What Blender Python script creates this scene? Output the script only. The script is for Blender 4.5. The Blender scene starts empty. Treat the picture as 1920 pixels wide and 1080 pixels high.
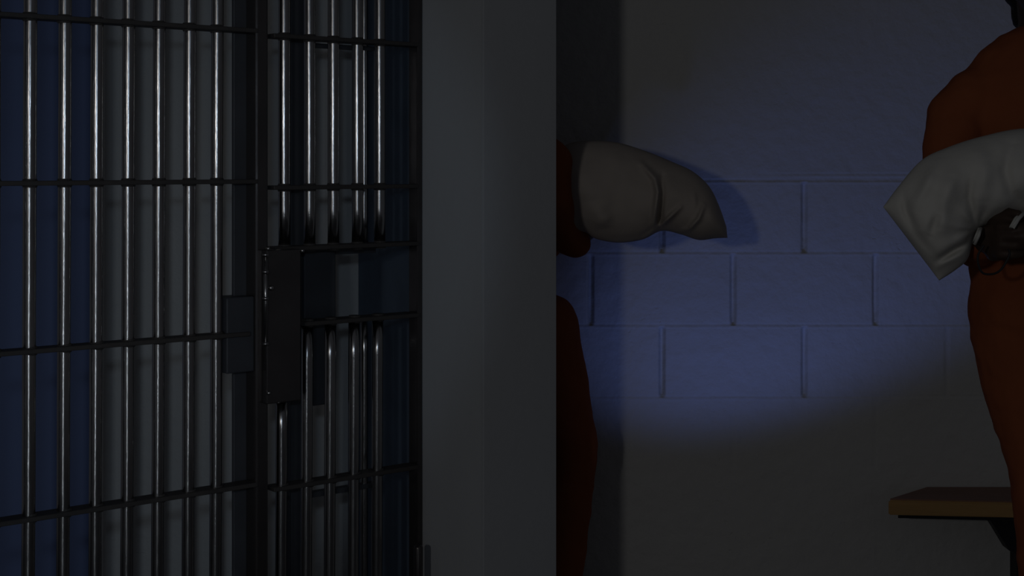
import bpy, bmesh, math, random
from mathutils import Vector, Matrix, noise

random.seed(7)
SC = bpy.context.scene
COL = SC.collection

# ---------------------------------------------------------------- camera
EYE = 1.34                      # eye height above the floor (m)
F = 2666.7                      # focal length in pixels of the 1920 px frame
cam_data = bpy.data.cameras.new('camera')
cam_data.lens = 50; cam_data.sensor_width = 36
cam_data.shift_y = -230 / 1920
cam_data.clip_start = 0.05
cam = bpy.data.objects.new('camera', cam_data); COL.objects.link(cam)
cam.location = (0, 0, EYE); cam.rotation_euler = (math.pi / 2, 0, 0)
SC.camera = cam

# ---------------------------------------------------------------- world, exposure
SC.view_settings.view_transform = 'Standard'
SC.view_settings.look = 'None'
SC.view_settings.exposure = 0.0
SC.view_settings.gamma = 1.0
SC.view_settings.use_curve_mapping = False
w = bpy.data.worlds.new('world'); SC.world = w; w.use_nodes = True
bg = w.node_tree.nodes['Background']
bg.inputs[0].default_value = (0.84, 0.88, 1.0, 1); bg.inputs[1].default_value = 0.033

# ---------------------------------------------------------------- lamps
def spot(name, loc, target, power, color, angle, blend, radius, scale=(1, 1, 1), roll=0.0):
    l = bpy.data.lights.new(name, 'SPOT'); l.energy = power; l.color = color
    l.spot_size = math.radians(angle); l.spot_blend = blend; l.shadow_soft_size = radius
    o = bpy.data.objects.new(name, l); COL.objects.link(o); o.location = loc
    q = (Vector(target) - Vector(loc)).to_track_quat('-Z', 'Y')
    o.rotation_euler = (q.to_matrix() @ Matrix.Rotation(roll, 3, 'Z')).to_euler()
    o.scale = scale
    return o
# corridor lamp by the viewer, turned on the barred gate
spot('corridor_lamp', (-0.045, 0.0, EYE + 0.17), (-0.93, 3.3, EYE - 0.12), 13, (0.62, 0.79, 1.0), 33, 0.35, 0.035)
# neutral lamp to the left, reaching past the pillar into the cell
spot('cell_lamp', (-1.33, -1.0, EYE + 0.30), (0.85, 3.9, EYE - 0.12), 25, (1.0, 0.98, 0.95), 42, 0.4, 0.10)
# cold blue lamp standing low on the cell floor, thrown up onto the block wall
spot('blue_lamp', (0.66, 3.02, 0.10), (0.86, 3.95, 1.10), 10.6,
     (0.195, 0.305, 0.93), 36, 0.85, 0.045, (2.5, 1.0, 1.0), math.radians(11))
# added strip light behind the viewer, no known source, stretching the bar highlights
tl_ = bpy.data.lights.new('bar_highlight_strip', 'AREA'); tl_.shape = 'RECTANGLE'; tl_.size = 0.05; tl_.size_y = 1.5
tl_.energy = 0.9; tl_.color = (0.80, 0.90, 1.0); tl_.spread = math.radians(50)
to_ = bpy.data.objects.new('bar_highlight_strip', tl_); COL.objects.link(to_); to_.location = (-0.20, -0.6, 0.80)
to_.rotation_euler = (math.pi / 2, 0, math.radians(24))

# ---------------------------------------------------------------- geometry helpers
def P(px, py, Y):
    "point of the place that the photograph shows at (px, py), at distance Y"
    return Vector(((px - 960) / F * Y, Y, EYE - (py - 310) / F * Y))

def link(name, me, mat, parent=None):
    o = bpy.data.objects.new(name, me); COL.objects.link(o)
    if mat: me.materials.append(mat)
    if parent is not None: o.parent = parent
    return o
def obj(name, bm, mat, parent=None, smooth=False):
    bmesh.ops.recalc_face_normals(bm, faces=bm.faces)
    me = bpy.data.meshes.new(name); bm.to_mesh(me); bm.free()
    if smooth:
        for p in me.polygons: p.use_smooth = True
    return link(name, me, mat, parent)
def empty(name, loc, rz=0.0):
    o = bpy.data.objects.new(name, None); COL.objects.link(o)
    o.location = loc; o.rotation_euler = (0, 0, rz); o.empty_display_size = 0.1
    return o
def tag(o, label, cat, group=None):
    o['label'] = label; o['category'] = cat
    if group: o['group'] = group
    return o
def structure(o): o['kind'] = 'structure'; return o

def box(bm, x0, x1, y0, y1, z0, z1, bev=0.0, seg=2):
    r = bmesh.ops.create_cube(bm, size=1.0)
    vs = r['verts']
    for v in vs:
        v.co.x = x0 + (v.co.x + .5) * (x1 - x0); v.co.y = y0 + (v.co.y + .5) * (y1 - y0); v.co.z = z0 + (v.co.z + .5) * (z1 - z0)
    if bev > 0:
        es = list({e for v in vs for e in v.link_edges})
        bmesh.ops.bevel(bm, geom=es, offset=bev, segments=seg, affect='EDGES', profile=0.5)
def tube(bm, pts, rads, seg=16, caps=True):
    "tapered tube through points"
    pts = [Vector(p) for p in pts]
    if not hasattr(rads, '__len__'): rads = [rads] * len(pts)
    rings = []
    ref = None
    for i, p in enumerate(pts):
        t = (pts[min(i + 1, len(pts) - 1)] - pts[max(i - 1, 0)]).normalized()
        if ref is None:
            ref = t.orthogonal().normalized()
        ref = (ref - t * ref.dot(t)).normalized()
        b = t.cross(ref)
        rings.append([bm.verts.new(p + (ref * math.cos(a) + b * math.sin(a)) * rads[i]) for a in [2 * math.pi * k / seg for k in range(seg)]])
    for a, b in zip(rings, rings[1:]):
        for k in range(seg):
            bm.faces.new((a[k], a[(k + 1) % seg], b[(k + 1) % seg], b[k]))
    if caps:
        bm.faces.new(rings[0][::-1]); bm.faces.new(rings[-1])
def ball(bm, c, r, seg=20, rings=12, rot=None):
    r = r if hasattr(r, '__len__') else (r, r, r)
    m = Matrix.Translation(Vector(c)) @ (rot.to_4x4() if rot else Matrix.Identity(4)) @ Matrix.Diagonal((*r, 1))
    bmesh.ops.create_uvsphere(bm, u_segments=seg, v_segments=rings, radius=1.0, matrix=m)
def capsule(bm, a, b, ra, rb, seg=18):
    tube(bm, [a, b], [ra, rb], seg); ball(bm, a, ra, seg, 10); ball(bm, b, rb, seg, 10)
def chain(bm, pts):
    for (a, ra), (b, rb) in zip(pts, pts[1:]): capsule(bm, a, b, ra, rb)
def prism(bm, poly, z0, z1):
    a = [bm.verts.new((x, y, z0)) for x, y in poly]; b = [bm.verts.new((x, y, z1)) for x, y in poly]
    n = len(poly)
    bm.faces.new(a[::-1]); bm.faces.new(b)
    for i in range(n): bm.faces.new((a[i], a[(i + 1) % n], b[(i + 1) % n], b[i]))

# ---------------------------------------------------------------- materials
def mat(name, color, rough=0.6, metal=0.0, bump=0.0, bscale=20.0, var=0.0, vscale=4.0, spec=0.5, stretch=(1, 1, 1), rvar=0.0):
    m = bpy.data.materials.new(name); m.use_nodes = True
    nt = m.node_tree; b = nt.nodes['Principled BSDF']
    b.inputs['Base Color'].default_value = (*color, 1); b.inputs['Roughness'].default_value = rough
    b.inputs['Metallic'].default_value = metal; b.inputs['Specular IOR Level'].default_value = spec
    tc = nt.nodes.new('ShaderNodeTexCoord'); mp = nt.nodes.new('ShaderNodeMapping')
    nt.links.new(tc.outputs['Object'], mp.inputs[0]); mp.inputs['Scale'].default_value = stretch
    def nz(scale, detail):
        n = nt.nodes.new('ShaderNodeTexNoise'); n.inputs['Scale'].default_value = scale; n.inputs['Detail'].default_value = detail
        nt.links.new(mp.outputs[0], n.inputs['Vector']); return n
    if var > 0:
        n = nz(vscale, 5); r = nt.nodes.new('ShaderNodeMix'); r.data_type = 'RGBA'
        r.inputs[6].default_value = (*[c * (1 - var) for c in color], 1); r.inputs[7].default_value = (*[min(1, c * (1 + var)) for c in color], 1)
        nt.links.new(n.outputs[0], r.inputs[0]); nt.links.new(r.outputs[2], b.inputs['Base Color'])
    if rvar > 0:
        n = nz(vscale * 3, 4); mr = nt.nodes.new('ShaderNodeMapRange')
        mr.inputs['To Min'].default_value = rough - rvar; mr.inputs['To Max'].default_value = rough + rvar
        nt.links.new(n.outputs[0], mr.inputs[0]); nt.links.new(mr.outputs[0], b.inputs['Roughness'])
    if bump > 0:
        n = nz(bscale, 6); bp = nt.nodes.new('ShaderNodeBump'); bp.inputs['Strength'].default_value = 1.0; bp.inputs['Distance'].default_value = bump
        nt.links.new(n.outputs[0], bp.inputs['Height']); nt.links.new(bp.outputs[0], b.inputs['Normal'])
    return m

M_BLOCK = mat('painted_block', (0.50, 0.50, 0.49), 0.62, bump=0.006, bscale=26, var=0.05, vscale=3, spec=0.25)
def pit(m):
    "sparse chips and pits in the thick paint"
    nt = m.node_tree; b = nt.nodes['Principled BSDF']; old = b.inputs['Normal'].links[0].from_node
    tc = nt.nodes.new('ShaderNodeTexCoord')
    a = nt.nodes.new('ShaderNodeTexNoise'); a.inputs['Scale'].default_value = 62; a.inputs['Detail'].default_value = 3
    c = nt.nodes.new('ShaderNodeTexNoise'); c.inputs['Scale'].default_value = 4.3; c.inputs['Detail'].default_value = 1
    for n in (a, c): nt.links.new(tc.outputs['Object'], n.inputs['Vector'])
    ra = nt.nodes.new('ShaderNodeMapRange'); ra.inputs['From Min'].default_value = 0.62; ra.inputs['From Max'].default_value = 0.72
    rc = nt.nodes.new('ShaderNodeMapRange'); rc.inputs['From Min'].default_value = 0.58; rc.inputs['From Max'].default_value = 0.66
    nt.links.new(a.outputs[0], ra.inputs[0]); nt.links.new(c.outputs[0], rc.inputs[0])
    mu = nt.nodes.new('ShaderNodeMath'); mu.operation = 'MULTIPLY'
    nt.links.new(ra.outputs[0], mu.inputs[0]); nt.links.new(rc.outputs[0], mu.inputs[1])
    bp = nt.nodes.new('ShaderNodeBump'); bp.invert = True; bp.inputs['Distance'].default_value = 0.0009; bp.inputs['Strength'].default_value = 1.0
    nt.links.new(mu.outputs[0], bp.inputs['Height']); nt.links.new(old.outputs[0], bp.inputs['Normal']); nt.links.new(bp.outputs[0], b.inputs['Normal'])
pit(M_BLOCK)
M_PILLAR = mat('painted_pillar', (0.46, 0.48, 0.50), 0.6, bump=0.001, bscale=30, var=0.04, vscale=2, spec=0.2)
M_NAVY = mat('navy_paint', (0.17, 0.22, 0.40), 0.6, bump=0.001, bscale=20, var=0.12, vscale=2, spec=0.2)
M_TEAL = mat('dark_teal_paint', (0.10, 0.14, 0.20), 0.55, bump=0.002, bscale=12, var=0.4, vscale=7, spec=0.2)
M_FLOOR = mat('concrete_floor', (0.22, 0.22, 0.22), 0.7, bump=0.001, bscale=25, var=0.15, vscale=3)
M_CEIL = mat('ceiling_paint', (0.45, 0.45, 0.45), 0.8, bump=0.001, bscale=25)
M_BAR = mat('worn_bar_steel', (0.36, 0.35, 0.345), 0.225, metal=1.0, bump=0.0006, bscale=60, var=0.25, vscale=40, stretch=(1, 1, 0.25), rvar=0.05)
M_STEEL = mat('dark_steel', (0.055, 0.058, 0.066), 0.45, metal=0.0, bump=0.0006, bscale=40, var=0.3, vscale=14, spec=0.35)
M_FLAT = mat('flat_bar_steel', (0.05, 0.045, 0.042), 0.55, bump=0.0008, bscale=60, var=0.3, vscale=20, spec=0.3)
M_POST = mat('brown_black_steel', (0.11, 0.10, 0.097), 0.22, metal=0.8, bump=0.0004, bscale=40, var=0.3, vscale=12, spec=0.5)
M_BOLT = mat('bolt_steel', (0.45, 0.44, 0.42), 0.3, metal=1.0)
M_ORANGE = mat('orange_cotton', (0.29, 0.088, 0.038), 0.9, bump=0.004, bscale=9, var=0.12, vscale=8, spec=0.05)
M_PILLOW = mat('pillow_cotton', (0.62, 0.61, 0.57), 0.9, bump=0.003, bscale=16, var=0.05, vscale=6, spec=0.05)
M_PILLOW2 = mat('cream_cotton_shaded', (0.43, 0.385, 0.345), 0.9, bump=0.003, bscale=16, var=0.06, vscale=6, spec=0.05)  # base colour lowered below the cloth's own, standing in for shade on the pillow
M_SKIN = mat('dark_skin', (0.060, 0.038, 0.028), 0.55, bump=0.0006, bscale=120, spec=0.3)
M_HAIR = mat('black_hair', (0.012, 0.011, 0.010), 0.6, bump=0.004, bscale=60, spec=0.3)
M_CUFF = mat('pale_band', (0.55, 0.55, 0.52), 0.5)
M_CORD = mat('dark_cord', (0.012, 0.012, 0.014), 0.6)
M_WOOD = mat('bench_wood', (0.42, 0.25, 0.09), 0.55, bump=0.0008, bscale=30, var=0.2, vscale=6, stretch=(1, 8, 8))
M_WOODTOP = mat('bench_top_wood', (0.26, 0.14, 0.10), 0.55, bump=0.0008, bscale=30, var=0.25, vscale=6, stretch=(1, 8, 8))
M_BLACK = mat('black_steel', (0.014, 0.014, 0.017), 0.5, spec=0.3)
M_SHOE = mat('canvas_shoe', (0.05, 0.05, 0.055), 0.8)
M_SHOELINE = M_BLACK

# ---------------------------------------------------------------- structure: back wall of painted blocks
YW = 3.95
s = YW / F
def wall_back():
    cx = [(k * 133.6 + 1107.5 - 960) * s for k in range(-2, 9)]          # half-block lattice
    rows = [340, 475, 611, 746, 881]
    cz = [EYE - (r - 310) * s for r in rows]
    X0, X1 = -1.14, 2.30
    def refine(lines, lo, hi, w, coarse):
        xs = {lo, hi}
        for l in lines:
            for k in range(-8, 9): xs.add(round(l + k * w / 8, 5))
        xs = sorted(x for x in xs if lo <= x <= hi)
        out = []
        for a, b in zip(xs, xs[1:]):
            n = max(1, int(math.ceil((b - a) / coarse)))
            out += [a + (b - a) * i / n for i in range(n)]
        return out + [hi]
    ledge = [EYE - (r - 310) * s for r in (326, 334)]
    gx = refine(cx, X0, X1, 0.013, 0.05); gz = refine(cz + ledge, 0.0, 2.7, 0.010, 0.05)
    def prof(d, w): return 0.5 * (1 + math.cos(math.pi * d / w)) if abs(d) < w else 0.0
    def h(x, z):
        y = 0.0
        if x > 0.05 and z < cz[0] + 0.02 and z > cz[4] - 0.02:
            for i, c in enumerate(cz):
                a = [0.0012, 0.0009, 0.0009, 0.0007, 0.0][i]
                wob = 0.0012 * noise.noise(Vector((x * 9, i * 3.1, 0)))
                y += a * prof(z - c - wob - 0.004, 0.006) - a * 0.8 * prof(z - c - wob + 0.004, 0.006)   # tooled lip
            row = None
            for i in range(4):
                if cz[i] >= z >= cz[i + 1]: row = i
            if row is not None:
                end = min(cz[row] - z, z - cz[row + 1])
                fade = min(1.0, end / 0.012)
                for k, c in enumerate(cx):
                    if (k + row) % 2 == (1 if True else 0):
                        dep = 0.013 if row < 3 else 0.0015
                        if row == 2 and c > 1.1: dep = 0.003
                        y += dep * fade * prof(x - c + 0.0010 * noise.noise(Vector((z * 14, k, 1))), 0.0125)
        if x > 0.62 * 1:
            k = min(1.0, (x - 0.62) / 0.25)
            y += 0.0010 * k * prof(z - ledge[0], 0.006) + 0.0010 * k * prof(z - ledge[1], 0.005)
        y += 0.0012 * noise.noise(Vector((x * 4, z * 4, 5)))
        return y
    verts = [(x, YW + h(x, z), z) for z in gz for x in gx]
    nx = len(gx)
    faces = [(j * nx + i, j * nx + i + 1, (j + 1) * nx + i + 1, (j + 1) * nx + i) for j in range(len(gz) - 1) for i in range(nx - 1)]
    n0 = len(verts)
    # thickness behind
    verts += [(X0, YW, 0), (X1, YW, 0), (X1, YW, 2.7), (X0, YW, 2.7), (X0, YW + .2, 0), (X1, YW + .2, 0), (X1, YW + .2, 2.7), (X0, YW + .2, 2.7)]
    a = n0
    faces += [(a + 4, a + 7, a + 6, a + 5), (a, a + 3, a + 7, a + 4), (a + 1, a + 5, a + 6, a + 2), (a + 3, a + 2, a + 6, a + 7)]
    me = bpy.data.meshes.new('wall_back'); me.from_pydata(verts, [], faces)
    for p in me.polygons: p.use_smooth = True
    structure(link('wall_back', me, M_BLOCK))
wall_back()

def slab(name, m, *a):
    bm = bmesh.new(); box(bm, *a); return structure(obj(name, bm, m))
slab('wall_recess', M_NAVY, -2.6, -1.0, 4.55, 4.7, 0, 2.7)
slab('wall_recess_side', M_NAVY, -1.14, -1.0, 4.16, 4.55, 0, 2.7)
slab('floor', M_FLOOR, -3.2, 3.0, -1.5, 4.7, -0.1, 0.0)
slab('ceiling', M_CEIL, -3.2, 3.0, 2.2, 4.7, 2.7, 2.8)

# gate frame: the gate plane runs back to the right
ANG = math.atan2(0.618, 0.786)
D = Vector((math.cos(ANG), math.sin(ANG))); N = Vector((-math.sin(ANG), math.cos(ANG)))
G0 = Vector((-1.0, 2.78))
def T(px, o=0.0):
    "distance along the gate plane (offset o behind it) that the photo shows at column px"
    k = (px - 960) / F; q = G0 + N * o
    return (k * q.y - q.x) / (D.x - k * D.y)
def Z(px, py, o=0.0):
    q = G0 + N * o + D * T(px, o)
    return EYE - (py - 310) / F * q.y
def W(t, o=0.0):
    return G0 + D * t + N * o

# pillar and the dividing wall behind it
t787 = T(787)
A = W(t787)                                       # where the pillar's left face meets the gate
k905 = (905 - 960) / F
sfr = (A.x - k905 * A.y) / (N.x - k905 * N.y)     # move forward along -N to the corner
Cc = A - N * sfr
k1045 = (1045 - 960) / F
u = (k1045 * Cc.y - Cc.x) / (D.x - k1045 * D.y)
B = Cc + D * u
bm = bmesh.new()
back = N * (abs((A - Cc).length))
prism(bm, [tuple(Cc), tuple(B), tuple(B + back), tuple(A)], 0, 2.7)
bmesh.ops.bevel(bm, geom=[e for e in bm.edges if abs(e.verts[0].co.z - e.verts[1].co.z) > 1], offset=0.004, segments=2, affect='EDGES')
structure(obj('wall_pillar', bm, M_PILLAR))
bm = bmesh.new()
e672 = ((672 - 960) / F) * YW
mid_ = A.lerp(B + back, 0.6)
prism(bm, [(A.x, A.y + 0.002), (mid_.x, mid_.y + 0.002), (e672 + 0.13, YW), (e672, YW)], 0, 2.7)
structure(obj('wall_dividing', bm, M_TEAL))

# ---------------------------------------------------------------- barred gate, left leaf
def bar(parent, t, z0, z1, o=0.0, r=0.0130, lean=0.0, m=None, name='bar'):
    bm = bmesh.new()
    n = max(2, int((z1 - z0) / 0.08)); pts = []; rr = []
    ph = random.random() * 9
    for i in range(n + 1):
        z = z0 + (z1 - z0) * i / n
        pts.append((t + lean * (z - EYE) + 0.0006 * noise.noise(Vector((ph, z * 3, 0))), o, z))
        rr.append(r * (1 + 0.03 * noise.noise(Vector((ph, z * 9, 4)))))
    tube(bm, pts, rr, 24)
    return obj(name, bm, m or M_BAR, parent, True)
def flat(parent, t0, t1, z, th=0.0095, o0=-0.020, o1=0.022, bites=()):
    bm = bmesh.new(); box(bm, t0, t1, o0, o1, z - th / 2, z + th / 2, 0.0012, 1)
    # weld collars where the vertical bars pass
    for t in bites:
        tube(bm, [(t, 0, z - th / 2 - 0.004), (t, 0, z - th / 2), (t, 0, z + th / 2), (t, 0, z + th / 2 + 0.004)], [0.0133, 0.0150, 0.0150, 0.0133], 16)
    return obj('crossbar', bm, M_FLAT, parent)
def plate(name, parent, t0, t1, o0, o1, z0, z1, m, bev=0.002):
    bm = bmesh.new(); box(bm, t0, t1, o0, o1, z0, z1, bev, 2); return obj(name, bm, m, parent)
def bolt(parent, t, z, o, r=0.007):
    bm = bmesh.new(); tube(bm, [(t, o + 0.001, z), (t, o - 0.003, z), (t, o - 0.006, z)], [r, r, r * 0.45], 16)
    return obj('bolt', bm, M_BOLT, parent, True)

g1 = empty('barred_gate', (G0.x, G0.y, 0), ANG)
tag(g1, 'tall barred steel gate of round upright bars, nearest the viewer on the left', 'gate')
bars1 = [-12, 56, 121, 181, 240.5, 298, 355, 406.5]
tb = [T(p) for p in bars1]
for t in tb: bar(g1, t, 0.03, 2.32, lean=0.004)
tl, tr = T(-70), T(476)
for zrow, a, b in ((0.30, tl, tr), (Z(0, 979), tl, tr), (Z(0, 662), tl, T(462)), (Z(0, 344), tl, tr), (Z(0, 28), tl, tr), (1.97, tl, tr), (0.03, tl, tr), (2.32, tl, tr)):
    flat(g1, a, b, zrow, bites=[t for t in tb])
plate('stile', g1, T(438, .024), T(480, .024), 0.024, 0.034, 0.02, 2.33, M_STEEL)
plate('keeper_box', g1, T(424, -.012), T(476, -.012), -0.014, 0.050, Z(450, 697), Z(450, 556), M_STEEL, 0.003)

# ---------------------------------------------------------------- post between the leaves
pst = empty('gate_post', (W(T(490)).x, W(T(490)).y, 0), ANG)
tag(pst, 'narrow brown-black steel post standing between the two barred leaves', 'post')
tp = T(490)
plate('post_tube', pst, T(478.5, -.018) - tp, T(504, -.018) - tp, -0.018, 0.030, 0.0, 2.7, M_POST, 0.006)
plate('foot_plate', pst, T(470) - tp, T(512) - tp, -0.045, 0.055, 0.0, 0.010, M_STEEL, 0.002)

# ---------------------------------------------------------------- barred door, right leaf with food slot and lock
g2 = empty('barred_gate', (W(T(505)).x, W(T(505)).y, 0), ANG)
tag(g2, 'barred steel gate leaf with lock case and open food slot beside the pillar', 'gate')
t5 = T(505)
up = [533, 580.5, 625, 670, 712]; lo = [529.5, 577, 620.5, 665, 709]
zs = Z(500, 467); zf = Z(565, 606); zm = Z(500, 352); zt = Z(500, 67); zb = Z(500, 917)
zc0, zc1 = Z(530, 747), Z(530, 465)
tup = [T(p) - t5 for p in up]; tlo = [T(p) - t5 for p in lo]
for t in tup: bar(g2, t, zs, 2.32)
for i, t in enumerate(tlo): bar(g2, t, 0.03, zc0 + 0.01 if i == 0 else zf, lean=0.004)
e0, e1 = T(506) - t5, T(776) - t5
for z, a, bb in ((2.32, e0, tup), (1.97, e0, tup), (zt, e0, tup), (zm, e0, tup), (zb, e0, tlo), (0.30, e0, tlo), (0.03, e0, tlo)):
    flat(g2, a, e1, z, bites=bb)
flat(g2, e0, e1, zs, 0.0095, -0.024, 0.026, bites=tup)
flat(g2, T(562) - t5, e1, zf, 0.0095, -0.024, 0.030, bites=tlo[1:])
plate('hinge_stile', g2, T(776) - t5, T(787) - t5 - 0.002, -0.014, 0.022, 0.02, 2.33, M_POST, 0.002)
lc = plate('lock_case', g2, T(500, -.05) - t5, T(564, -.05) - t5, -0.05, 0.024, zc0, zc1, M_POST, 0.0025)
for px, py in ((509, 540), (567, 470), (503, 466), (504, 737)):
    bolt(lc, T(px, -.052) - t5, Z(px, py, -.052), -0.050, 0.0045 if px != 509 else 0.006)
bm = bmesh.new()
tr_ = T(498.5, -.055) - t5
zz = [Z(498, y, -.055) for y in (645, 560, 556, 510, 504, 478)]
tube(bm, [(tr_, -.054, z) for z in (zz[0], zz[5])], 0.0042, 14)
for z in (zz[0], zz[1], zz[3], zz[5]): tube(bm, [(tr_, -.054, z - .004), (tr_, -.054, z + .004)], 0.0068, 14)
obj('latch_rod', bm, M_BAR, lc, True)
bm = bmesh.new(); box(bm, T(492, -.03) - t5, T(503, -.03) - t5, -0.032, -0.022, Z(497, 668), Z(497, 664), 0.001); obj('catch', bm, M_BOLT, lc)

# ---------------------------------------------------------------- frame set back behind the door
RO = 0.11
g3 = empty('inner_gate', (W(T(505, RO), RO).x, W(T(505, RO), RO).y, 0), ANG)
tag(g3, 'dark steel inner gate standing close behind the barred door', 'gate')
t6 = T(505, RO)
plate('stile', g3, T(541, RO) - t6, T(569, RO) - t6, -0.012, 0.012, 0.0, 2.6, M_STEEL)
plate('lock_case', g3, T(562, RO) - t6, T(622, RO) - t6, -0.02, 0.03, Z(600, 757, RO), Z(600, 470, RO), M_STEEL, 0.004)
bar(g3, T(683, RO) - t6, 0.03, Z(683, 596, RO), 0.0, 0.0095, m=M_BAR)
plate('crossbar', g3, T(541, RO) - t6, T(700, RO) - t6, -0.012, 0.012, Z(600, 478, RO), Z(600, 462, RO), M_STEEL, 0.001)
plate('crossbar', g3, T(541, RO) - t6, T(700, RO) - t6, -0.010, 0.010, Z(630, 92, RO), Z(630, 84, RO), M_STEEL, 0.001)
plate('crossbar', g3, T(541, RO) - t6, T(700, RO) - t6, -0.010, 0.010, Z(630, 924, RO), Z(630, 914, RO), M_STEEL, 0.001)
bar(g3, T(683, RO) - t6, Z(683, 470, RO), 2.5, 0.0, 0.0095, m=M_BAR)

# drop bolt at the pillar foot
q = P(784.5, 1080, 3.30)
db = empty('drop_bolt', (q.x, q.y, 0), ANG)
tag(db, 'short black upright drop bolt with rounded top at the foot of the pillar', 'bolt')
bm = bmesh.new(); zt_ = EYE - (1022 - 310) / F * 3.30
prof_ = [(0.0108, 0.0), (0.0108, zt_ - 0.006), (0.0095, zt_ - 0.002), (0.006, zt_), (0.0005, zt_)]
tube(bm, [(0, 0, z) for r, z in prof_], [r for r, z in prof_], 20); obj('bolt_rod', bm, M_POST, db, True)
bm = bmesh.new(); box(bm, -0.024, 0.024, -0.022, 0.022, 0, 0.012, 0.002); obj('floor_plate', bm, M_STEEL, db)

# ---------------------------------------------------------------- bench on the wall
bn = empty('wall_bench', (1.35, YW, 0))
tag(bn, 'short wooden bench board on a black steel bracket at the back wall', 'bench')
zt_ = EYE - (913 - 310) / F * YW
def rel(v): return Vector(v) - Vector((1.35, YW, 0))
def onz(px, py, z):                      # point at height z under that pixel
    Y = (EYE - z) * F / (py - 310); return P(px, py, Y)
fl = onz(1665, 937, zt_); fr = onz(1905, 942, zt_)
dirf = (fr - fl).normalized(); fr = fl + dirf * 0.62
bl = Vector(((1733 - 960) / F * (YW - .004), YW - .004, zt_)); br = Vector((fr.x, YW - .004, zt_))
def slabpoly(name, pts, z0, z1, m, bev=0.0):
    bm = bmesh.new(); prism(bm, [(p.x - 1.35, p.y - YW) for p in pts], z0, z1)
    if bev: bmesh.ops.bevel(bm, geom=list(bm.edges), offset=bev, segments=2, affect='EDGES')
    return obj(name, bm, m, bn)
slabpoly('edge_board', [fl, fr, br, bl], zt_ - 0.041, zt_ - 0.002, M_WOOD, 0.003)
ins = 0.008
tt = slabpoly('seat_top', [fl + Vector((ins, ins, 0)), fr + Vector((-ins, ins, 0)), br + Vector((-ins, -.001, 0)), bl + Vector((ins, -.001, 0))], zt_ - 0.003, zt_ + 0.001, M_WOODTOP)
slabpoly('support_plate', [fl + Vector((.03, .012, 0)), fr + Vector((-.03, .012, 0)), br + Vector((-.03, -.001, 0)), bl + Vector((.0, -.001, 0))], zt_ - 0.052, zt_ - 0.0415, M_BLACK)
# triangular bracket with a leg
def bracket(x0):
    bm = bmesh.new()
    zb_ = zt_ - 0.052
    y0 = -0.135
    prof_ = [(x0, zb_), (x0 + .02, zb_ - .03), (x0 + .055, zb_ - .088), (x0 + .075, zb_ - .096), (x0 + .075, 0.0), (x0 + .125, 0.0), (x0 + .125, zb_)]
    a = [bm.verts.new((x, y0, z)) for x, z in prof_]; b = [bm.verts.new((x, y0 + .05, z)) for x, z in prof_]
    n = len(a); bm.faces.new(a); bm.faces.new(b[::-1])
    for i in range(n): bm.faces.new((a[i], a[(i + 1) % n], b[(i + 1) % n], b[i]))
    return obj('bracket', bm, M_BLACK, bn)
bracket((1850 - 960) / F * 3.83 - 1.35)

# ---------------------------------------------------------------- people
def remesh(o, vox, smooth=6, fold=0.0, fscale=0.14):
    m = o.modifiers.new('union', 'REMESH'); m.mode = 'VOXEL'; m.voxel_size = vox; m.use_smooth_shade = True
    sm = o.modifiers.new('soften', 'SMOOTH'); sm.iterations = smooth; sm.factor = 0.5
    if fold:
        tx = bpy.data.textures.new('cloth_folds', 'CLOUDS'); tx.noise_scale = fscale; tx.noise_depth = 2
        d = o.modifiers.new('folds', 'DISPLACE'); d.texture = tx; d.strength = fold; d.mid_level = 0.5; d.texture_coords = 'LOCAL'
    return o
def hand(bm, wrist, palm, side, up, fl_=1.0, curl=1.0, spread=0.0):
    """wrist->palm gives the direction; side = towards the thumb; up = back of the hand"""
    f = (palm - wrist).normalized(); sd = (side - f * side.dot(f)).normalized(); n = f.cross(sd).normalized()
    if n.dot(up) < 0: n = -n
    rot = Matrix((sd, f, n)).transposed()
    c = wrist + f * 0.048
    capsule(bm, wrist, wrist + f * 0.02, 0.026, 0.027)
    ball(bm, c, (0.041, 0.050, 0.017), rot=rot)
    lens = [0.078, 0.086, 0.080, 0.064]; offs = [0.028, 0.0095, -0.0095, -0.027]
    for k in range(4):
        a = wrist + f * (0.088 - 0.004 * abs(k - 1)) + sd * offs[k]
        L = lens[k] * fl_
        ang = 0.45 * curl; p = a; dirv = f; pts = [(p - f * 0.02, 0.0095), (p, 0.0095)]
        for j, frac in enumerate((0.48, 0.29, 0.23)):
            a2 = ang * (1 + j * 1.25) + 0.08 * k
            dv = (f * math.cos(a2) - n * math.sin(a2)).normalized()
            p = p + dv * L * frac; pts.append((p, 0.0090 - 0.0010 * (j + 1)))
        chain(bm, pts)
    tb_ = wrist + f * 0.025 + sd * 0.026
    t1_ = tb_ + (sd * 0.6 + f * 0.7 - n * 0.25).normalized() * 0.040
    t2_ = t1_ + (sd * 0.15 + f * 0.95 - n * 0.3).normalized() * 0.030
    t3_ = t2_ + (f * 0.9 - n * 0.4 - sd * .1).normalized() * 0.024
    chain(bm, [(tb_, 0.0135), (t1_, 0.0115), (t2_, 0.0105), (t3_, 0.0090)])
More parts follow.
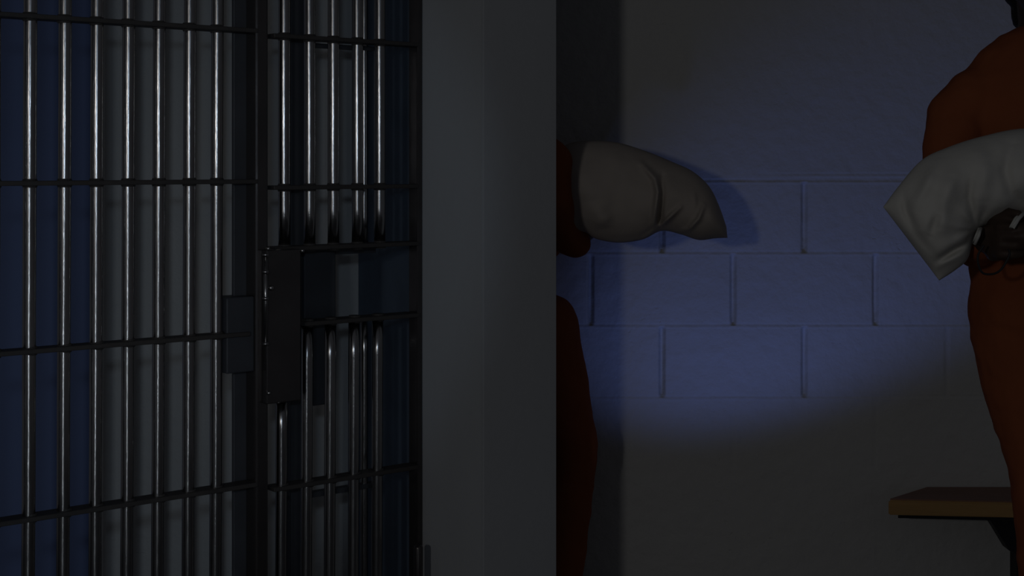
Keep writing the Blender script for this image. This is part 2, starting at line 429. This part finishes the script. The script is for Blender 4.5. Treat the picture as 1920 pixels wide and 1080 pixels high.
def head(bm, c, R, face):
    "head centred at c, face = unit vector towards the front"
    rt = face.cross(Vector((0, 0, 1))).normalized(); rot = Matrix((rt, face, Vector((0, 0, 1)))).transposed()
    def q(x, y, z): return c + rot @ Vector((x, y, z)) * R
    ball(bm, q(0, -.08, .22), (0.76 * R, 0.93 * R, 0.86 * R), rot=rot)       # cranium
    ball(bm, q(0, .12, -.30), (0.60 * R, 0.66 * R, 0.78 * R), rot=rot)       # face
    ball(bm, q(0, .48, -.86), (0.26 * R, 0.24 * R, 0.20 * R), rot=rot)       # chin
    capsule(bm, q(-.42, .0, -.55), q(-.12, .45, -.84), .2 * R, .18 * R); capsule(bm, q(.42, .0, -.55), q(.12, .45, -.84), .2 * R, .18 * R)
    capsule(bm, q(0, .78, .02), q(0, .92, -.28), .09 * R, .13 * R)           # nose
    ball(bm, q(-.1, .86, -.32), .085 * R); ball(bm, q(.1, .86, -.32), .085 * R)
    capsule(bm, q(-.34, .70, .16), q(.34, .70, .16), .11 * R, .11 * R)       # brow
    for sx in (-1, 1):
        ball(bm, q(.28 * sx, .66, .0), .13 * R)                              # eye
        ball(bm, q(.40 * sx, .52, -.22), .18 * R)                            # cheekbone
        ball(bm, q(.76 * sx, -.06, -.06), (.07 * R, .17 * R, .27 * R), rot=rot)  # ear
    capsule(bm, q(-.19, .74, -.52), q(.19, .74, -.52), .075 * R, .075 * R)   # lips
    capsule(bm, q(-.16, .73, -.62), q(.16, .73, -.62), .075 * R, .075 * R)
def hair(c, R, face, parent, low=-0.75):
    rt = face.cross(Vector((0, 0, 1))).normalized(); rot = Matrix((rt, face, Vector((0, 0, 1)))).transposed()
    def q(x, y, z): return c + rot @ Vector((x, y, z)) * R
    bm = bmesh.new()
    ball(bm, q(0, -.16, .32), (0.84 * R, 0.96 * R, 0.88 * R), rot=rot)
    ball(bm, q(0, -.50, -.15), (0.74 * R, 0.55 * R, 0.85 * R), rot=rot)
    ball(bm, q(0, -.55, low), (0.50 * R, 0.34 * R, 0.40 * R), rot=rot)
    return remesh(obj('hair', bm, M_HAIR, parent), 0.006, 4, 0.008, 0.02)

# ---- person with the white pillow, right edge of the picture
YP = 3.08
pa = empty('person', (P(1965, 0, YP).x, YP, 0))
tag(pa, 'person in orange jumpsuit cut by right edge, clasping a white pillow above the bench', 'person')
base = Vector(pa.location)
def Q(px, py, Y): return P(px, py, Y) - base
ZF = Vector((0, 0, 0))
face = Vector((-0.12, -1, 0)).normalized()
hc = Q(1965, -78, 3.06)
bm = bmesh.new()
head(bm, hc, 0.125, face)
chain(bm, [(hc + Vector((0, .02, -.06)), 0.060), (Q(1965, 40, YP + .02), 0.062), (Q(1965, 110, YP + .02), 0.075)])
ball(bm, Q(1965, 240, YP + .01), (0.165, 0.10, 0.20)); ball(bm, Q(1965, 430, YP), (0.14, 0.095, 0.18)); ball(bm, Q(1965, 560, YP), (0.15, 0.10, 0.12))
sh = Q(1795, 222, YP); el = Q(1836, 458, 3.01); wr = Q(1846, 450, 2.90); pm = Q(1874, 452, 2.82)
chain(bm, [(Q(1965, 180, YP), .06), (sh, 0.05), (Q(1788, 335, 3.03), 0.048), (el, 0.040), (wr, 0.027)])
hand(bm, wr, pm, Vector((0, -.2, 1)), Vector((-.3, 0, -1)), 0.8, 1.4)
sh2 = Q(2135, 222, YP); el2 = Q(2095, 480, 3.0); wr2 = Q(1928, 441, 2.80)
chain(bm, [(Q(1965, 180, YP), .06), (sh2, 0.05), (Q(2142, 335, 3.03), 0.048), (el2, 0.042), (wr2, 0.028)])
hand(bm, wr2, Q(1880, 452, 2.83), Vector((0, -.2, 1)), Vector((0, -1, -.3)), 0.72, 1.75)
def ground(px, Y): return Vector((((px - 960) / F * Y) - base.x, Y - base.y, 0.09))
for hp, kn, an in ((Q(1908, 620, YP), Q(1957, 900, 3.04), ground(1985, 3.06)), (Q(2025, 620, YP), Q(2045, 930, 3.06), ground(2050, 3.1))):
    chain(bm, [(hp, .085), (kn, .052), (an, .036)])
    ball(bm, an + Vector((0, -.07, -.055)), (.04, .11, .03))
body = remesh(obj('body', bm, M_SKIN, pa), 0.0045, 3)
bm = bmesh.new()
ball(bm, Q(1965, 235, YP + .01), (0.205, 0.125, 0.225)); ball(bm, Q(1965, 420, YP), (0.172, 0.115, 0.22)); ball(bm, Q(1965, 500, YP), (0.171, 0.115, 0.15)); ball(bm, Q(1965, 568, YP), (0.174, 0.125, 0.15))
chain(bm, [(Q(1965, 120, YP + .02), 0.072), (Q(1862, 160, YP), 0.057), (Q(1826, 185, YP), 0.064), (Q(1793, 222, YP), 0.066), (Q(1786, 335, 3.03), 0.063), (Q(1836, 458, 3.02), 0.052), (Q(1836, 452, 2.93), 0.042)])
chain(bm, [(Q(1965, 120, YP + .02), 0.072), (Q(2068, 160, YP), 0.055), (Q(2137, 222, YP), 0.066), (Q(2144, 335, 3.03), 0.063), (el2, 0.054), (Q(2010, 460, 2.90), 0.044), (Q(1955, 446, 2.84), 0.042)])
chain(bm, [(Q(1965, 300, YP), 0.12), (Q(1965, 560, YP), 0.13)])
for hp, kn, an in ((Q(1906, 625, YP), Q(1957, 900, 3.04), ground(1985, 3.06)), (Q(2025, 625, YP), Q(2045, 930, 3.06), ground(2050, 3.1))):
    chain(bm, [(hp, .097), ((hp + kn) / 2 + Vector((-.004, 0, 0)), .080), (kn, .066), ((kn + an) / 2, .064), (an + Vector((0, 0, .02)), .058)])
remesh(obj('jumpsuit', bm, M_ORANGE, pa), 0.0065, 6, 0.016, 0.09)
bm = bmesh.new()                                                  # collar
ring = [Q(1965, 92, YP + .02) + Vector((math.cos(a) * .078, math.sin(a) * .068, 0.008 * math.sin(a))) for a in [2 * math.pi * k / 24 for k in range(25)]]
tube(bm, ring, 0.013, 10, True)
obj('collar', bm, M_ORANGE, pa, True)
for an in (ground(1985, 3.06), ground(2050, 3.1)):
    bm = bmesh.new(); ball(bm, an + Vector((0, -.06, -.048)), (.05, .135, .042)); ball(bm, an + Vector((0, .02, -.04)), (.045, .06, .05))
    obj('shoe', bm, M_SHOE, pa, True)
hair(hc, 0.125, face, pa, -0.9)
def loop_band(front, back, r_):
    bm = bmesh.new(); pts = front + back + [front[0]]
    tube(bm, pts, r_, 10); o = obj('wristband', bm, M_CUFF, pa, True); o['label'] = 'pale wristband'
BK = Vector((0, 0.010, 0))
f_ = [Q(1839, 429, 2.82), Q(1835, 442, 2.80), Q(1828, 457, 2.82)]
loop_band(f_, [f_[2] + BK, f_[1] + BK * 1.3, f_[0] + BK], 0.0032)
f_ = [Q(1921, 398, 2.80), Q(1909, 411, 2.775), Q(1899, 427, 2.77)]
loop_band(f_, [f_[2] + BK, f_[1] + BK * 1.3, f_[0] + BK], 0.0038)

# cord hanging below the hands
def smooth_line(pts, n=8):
    out = []
    for i in range(len(pts) - 1):
        p0, p1, p2, p3 = pts[max(i - 1, 0)], pts[i], pts[i + 1], pts[min(i + 2, len(pts) - 1)]
        for k in range(n):
            t = k / n
            out.append(0.5 * ((2 * p1) + (p2 - p0) * t + (2 * p0 - 5 * p1 + 4 * p2 - p3) * t * t + (3 * p1 - p0 - 3 * p2 + p3) * t ** 3))
    return out + [pts[-1]]
bm = bmesh.new()
cp = [P(a, b, 2.80) for a, b in ((1845, 460), (1834, 478), (1835, 498), (1843, 512), (1860, 514), (1874, 508), (1885, 494), (1893, 476), (1890, 462))]
tube(bm, smooth_line(cp), 0.0022, 10)
tag(obj('cord_loop', bm, M_CORD, None, True), 'thin dark cord loop hanging below the clasped hands at the right edge', 'cord')

# ---- pillows
def lerp_curve(pts, u):
    d = [0.0]
    for a, b in zip(pts, pts[1:]): d.append(d[-1] + math.hypot(b[0] - a[0], b[1] - a[1]))
    return d
def sampler(pts):
    vs = [Vector((a, b, 0)) for a, b in pts]; sm_ = smooth_line(vs, 10)
    def f(u):
        x = u * (len(sm_) - 1); i = min(int(x), len(sm_) - 2); return sm_[i].lerp(sm_[i + 1], x - i)
    return f
def segdist(p, a, b):
    ab = b - a; t = max(0, min(1, (p - a).dot(ab) / max(ab.length_squared, 1e-9))); return (p - a - ab * t).length, t
def pillow(name, top, bot, Yc, th, ridges, m, label, seed, end0=0.25, endp=0.6, pinch=None, slope=0.0):
    ft, fb = sampler(top), sampler(bot); NU, NV = 170, 84
    verts = []; idx = {}
    def depth(u, v, side):
        eu = min(u / end0, (1 - u) / 0.2, 1.0); eu = max(0, eu)
        prof = (max(0.0, math.sin(math.pi * v)) ** endp) * (math.sin(eu * math.pi / 2) ** 0.7)
        return side * th * 0.5 * prof
    for side in (-1, 1):
        for j in range(NV + 1):
            v = j / NV
            for i in range(NU + 1):
                uu = i / NU
                if side == 1 and (j in (0, NV) or i in (0, NU)): idx[(side, i, j)] = idx[(-1, i, j)]; continue
                p = ft(uu).lerp(fb(uu), v)
                y = Yc + slope * (uu - .5) + depth(uu, v, side)
                if side == -1:
                    edge = min(1, 6 * v, 6 * (1 - v), 10 * uu, 10 * (1 - uu))
                    dd = 0.0
                    for pts, wd, amp in ridges:
                        best = 1e9
                        n_ = len(pts) - 1; tt_ = 0
                        for k in range(n_):
                            d_, t_ = segdist(p, Vector((*pts[k], 0)), Vector((*pts[k + 1], 0)))
                            if d_ < best: best = d_; tt_ = (k + t_) / n_
                        dd += amp * math.exp(-(best / wd) ** 2) * (0.25 + 0.75 * math.sin(math.pi * min(max(tt_, .02), .98)))
                    if pinch:
                        pv = p - Vector((*pinch, 0)); r_ = pv.length; a_ = math.atan2(pv.y, pv.x)
                        dd += 0.0045 * math.sin(a_ * 9 + seed + .6 * noise.noise(p * 0.02)) * math.exp(-r_ / 110) * min(1, r_ / 25)
                    dd += 0.010 * noise.noise(Vector((p.x * 0.012, p.y * 0.016, seed))) + 0.004 * noise.noise(Vector((p.x * 0.035, p.y * 0.03, seed + 3)))
                    y -= dd * edge
                idx[(side, i, j)] = len(verts); verts.append(P(p.x, p.y, y))
    faces = []
    for side in (-1, 1):
        for j in range(NV):
            for i in range(NU):
                q_ = [idx[(side, i, j)], idx[(side, i + 1, j)], idx[(side, i + 1, j + 1)], idx[(side, i, j + 1)]]
                faces.append(q_ if side == -1 else q_[::-1])
    me = bpy.data.meshes.new(name); me.from_pydata([tuple(v) for v in verts], [], faces)
    for p in me.polygons: p.use_smooth = True
    return tag(link(name, me, m), label, 'pillow')
pillow('pillow',
       [(1656, 388), (1684, 350), (1727, 301), (1775, 277), (1840, 256), (1920, 241), (2010, 250), (2080, 290)],
       [(1761, 526), (1792, 506), (1815, 484), (1828, 440), (1848, 424), (1880, 416), (1912, 402), (1990, 405), (2060, 395)],
       2.88, 0.19,
       [([(1690, 352), (1700, 400), (1716, 440), (1750, 480)], 9, -0.015),
        ([(1668, 392), (1700, 440), (1735, 490)], 5, 0.004),
        ([(1760, 300), (1735, 350), (1712, 395)], 11, 0.009),
        ([(1830, 450), (1790, 470), (1755, 490)], 7, -0.026),
        ([(1825, 470), (1790, 485), (1750, 505)], 6, 0.008),
        ([(1822, 330), (1818, 370), (1828, 410)], 8, -0.010),
        ([(1895, 270), (1885, 320), (1895, 360), (1915, 380)], 11, -0.012),
        ([(1760, 400), (1745, 440)], 9, -0.012), ([(1790, 330), (1770, 380), (1765, 430)], 14, 0.012), ([(1850, 300), (1845, 380)], 14, 0.010)],
       M_PILLOW, 'white pillow hugged across the chest at the right edge, pointed corner hanging down', 3.0, 0.22, 0.55, (1833, 430))
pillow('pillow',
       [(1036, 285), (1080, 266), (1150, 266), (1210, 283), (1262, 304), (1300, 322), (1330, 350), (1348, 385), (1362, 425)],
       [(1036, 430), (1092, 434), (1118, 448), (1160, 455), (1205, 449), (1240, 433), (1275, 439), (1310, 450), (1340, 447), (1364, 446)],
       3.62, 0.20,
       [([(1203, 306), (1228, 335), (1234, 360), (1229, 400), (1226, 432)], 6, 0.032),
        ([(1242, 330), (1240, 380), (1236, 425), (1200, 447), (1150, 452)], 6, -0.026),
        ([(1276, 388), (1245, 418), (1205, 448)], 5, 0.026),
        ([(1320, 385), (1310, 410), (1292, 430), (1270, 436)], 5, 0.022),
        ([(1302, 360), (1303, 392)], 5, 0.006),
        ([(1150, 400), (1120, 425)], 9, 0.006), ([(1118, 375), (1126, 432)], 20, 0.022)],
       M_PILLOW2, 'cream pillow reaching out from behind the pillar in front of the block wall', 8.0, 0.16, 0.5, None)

# ---- person behind the pillar
YB = 3.70
pb = empty('person', (0.0, YB, 0))
tag(pb, 'person in orange jumpsuit mostly hidden behind the pillar, stepping right with a cream pillow', 'person')
base = Vector(pb.location)
face = Vector((1, -0.05, 0)).normalized()
hc = Vector((-0.08, 0, 1.66))
bm = bmesh.new()
head(bm, hc, 0.12, face)
chain(bm, [(hc + Vector((-.02, 0, -.06)), .055), (Vector((-.01, 0, 1.46)), .06)])
ball(bm, (0, 0, 1.28), (.10, .14, .19)); ball(bm, (0, 0, 1.08), (.09, .12, .16)); ball(bm, (0, 0, .93), (.10, .13, .11))
shn = Q(1030, 305, 3.57); eln = Q(1070, 446, 3.67); wrn = Q(1150, 392, 3.73)
chain(bm, [(Vector((0, -.05, 1.36)), .06), (shn, .046), (eln, .038), (wrn, .026)])
hand(bm, wrn, wrn + Vector((.08, .02, 0.0)), Vector((0, 0, 1)), Vector((0, 1, 0)), 0.9, 0.5)
shf = Vector((0.0, .13, 1.33)); elf = Vector((.06, .16, 1.10)); wrf = Vector((.22, .12, 1.21))
chain(bm, [(Vector((0, .04, 1.36)), .06), (shf, .046), (elf, .038), (wrf, .026)])
hand(bm, wrf, wrf + Vector((.08, -.02, 0.0)), Vector((0, 0, 1)), Vector((0, 1, 0)), 0.9, 0.4)
legs = []
hip = Q(1024, 615, 3.68); kn = Q(1078, 835, 3.69); an = Vector((.11, 0.0, .09))
legs.append((hip, kn, an)); legs.append((Vector((-.01, .07, .88)), Vector((-.03, .08, .50)), Vector((-.10, .08, .09))))
for h_, k_, a_ in legs:
    chain(bm, [(h_, .08), (k_, .05), (a_, .036)]); ball(bm, a_ + Vector((.06, 0, -.055)), (.11, .04, .03))
remesh(obj('body', bm, M_SKIN, pb), 0.005, 3)
bm = bmesh.new()
ball(bm, (0, 0, 1.28), (.115, .165, .21)); ball(bm, (0, 0, 1.08), (.105, .145, .20)); ball(bm, (0.0, 0, .92), (.115, .150, .14))
chain(bm, [(Vector((-.01, -.02, 1.42)), .06), (shn, .060), (Q(1038, 370, 3.57), .056), (eln, .047), (Q(1078, 455, 3.67), .040)])
chain(bm, [(Vector((-.01, .02, 1.42)), .06), (shf, .060), (elf, .05), (wrf + Vector((-.05, .01, 0)), .036)])
for i, (h_, k_, a_) in enumerate(legs):
    chain(bm, [(h_, .088), ((h_ + k_) / 2, .072), (k_, .062), ((k_ + a_) / 2, .058), (a_ + Vector((0, 0, .02)), .054)])
remesh(obj('jumpsuit', bm, M_ORANGE, pb), 0.007, 6, 0.012, 0.09)
for h_, k_, a_ in legs:
    bm = bmesh.new(); ball(bm, a_ + Vector((.06, 0, -.048)), (.13, .05, .042)); ball(bm, a_ + Vector((-.02, 0, -.04)), (.06, .045, .05)); obj('shoe', bm, M_SHOE, pb, True)
hair(hc, 0.12, face, pb, -0.6)
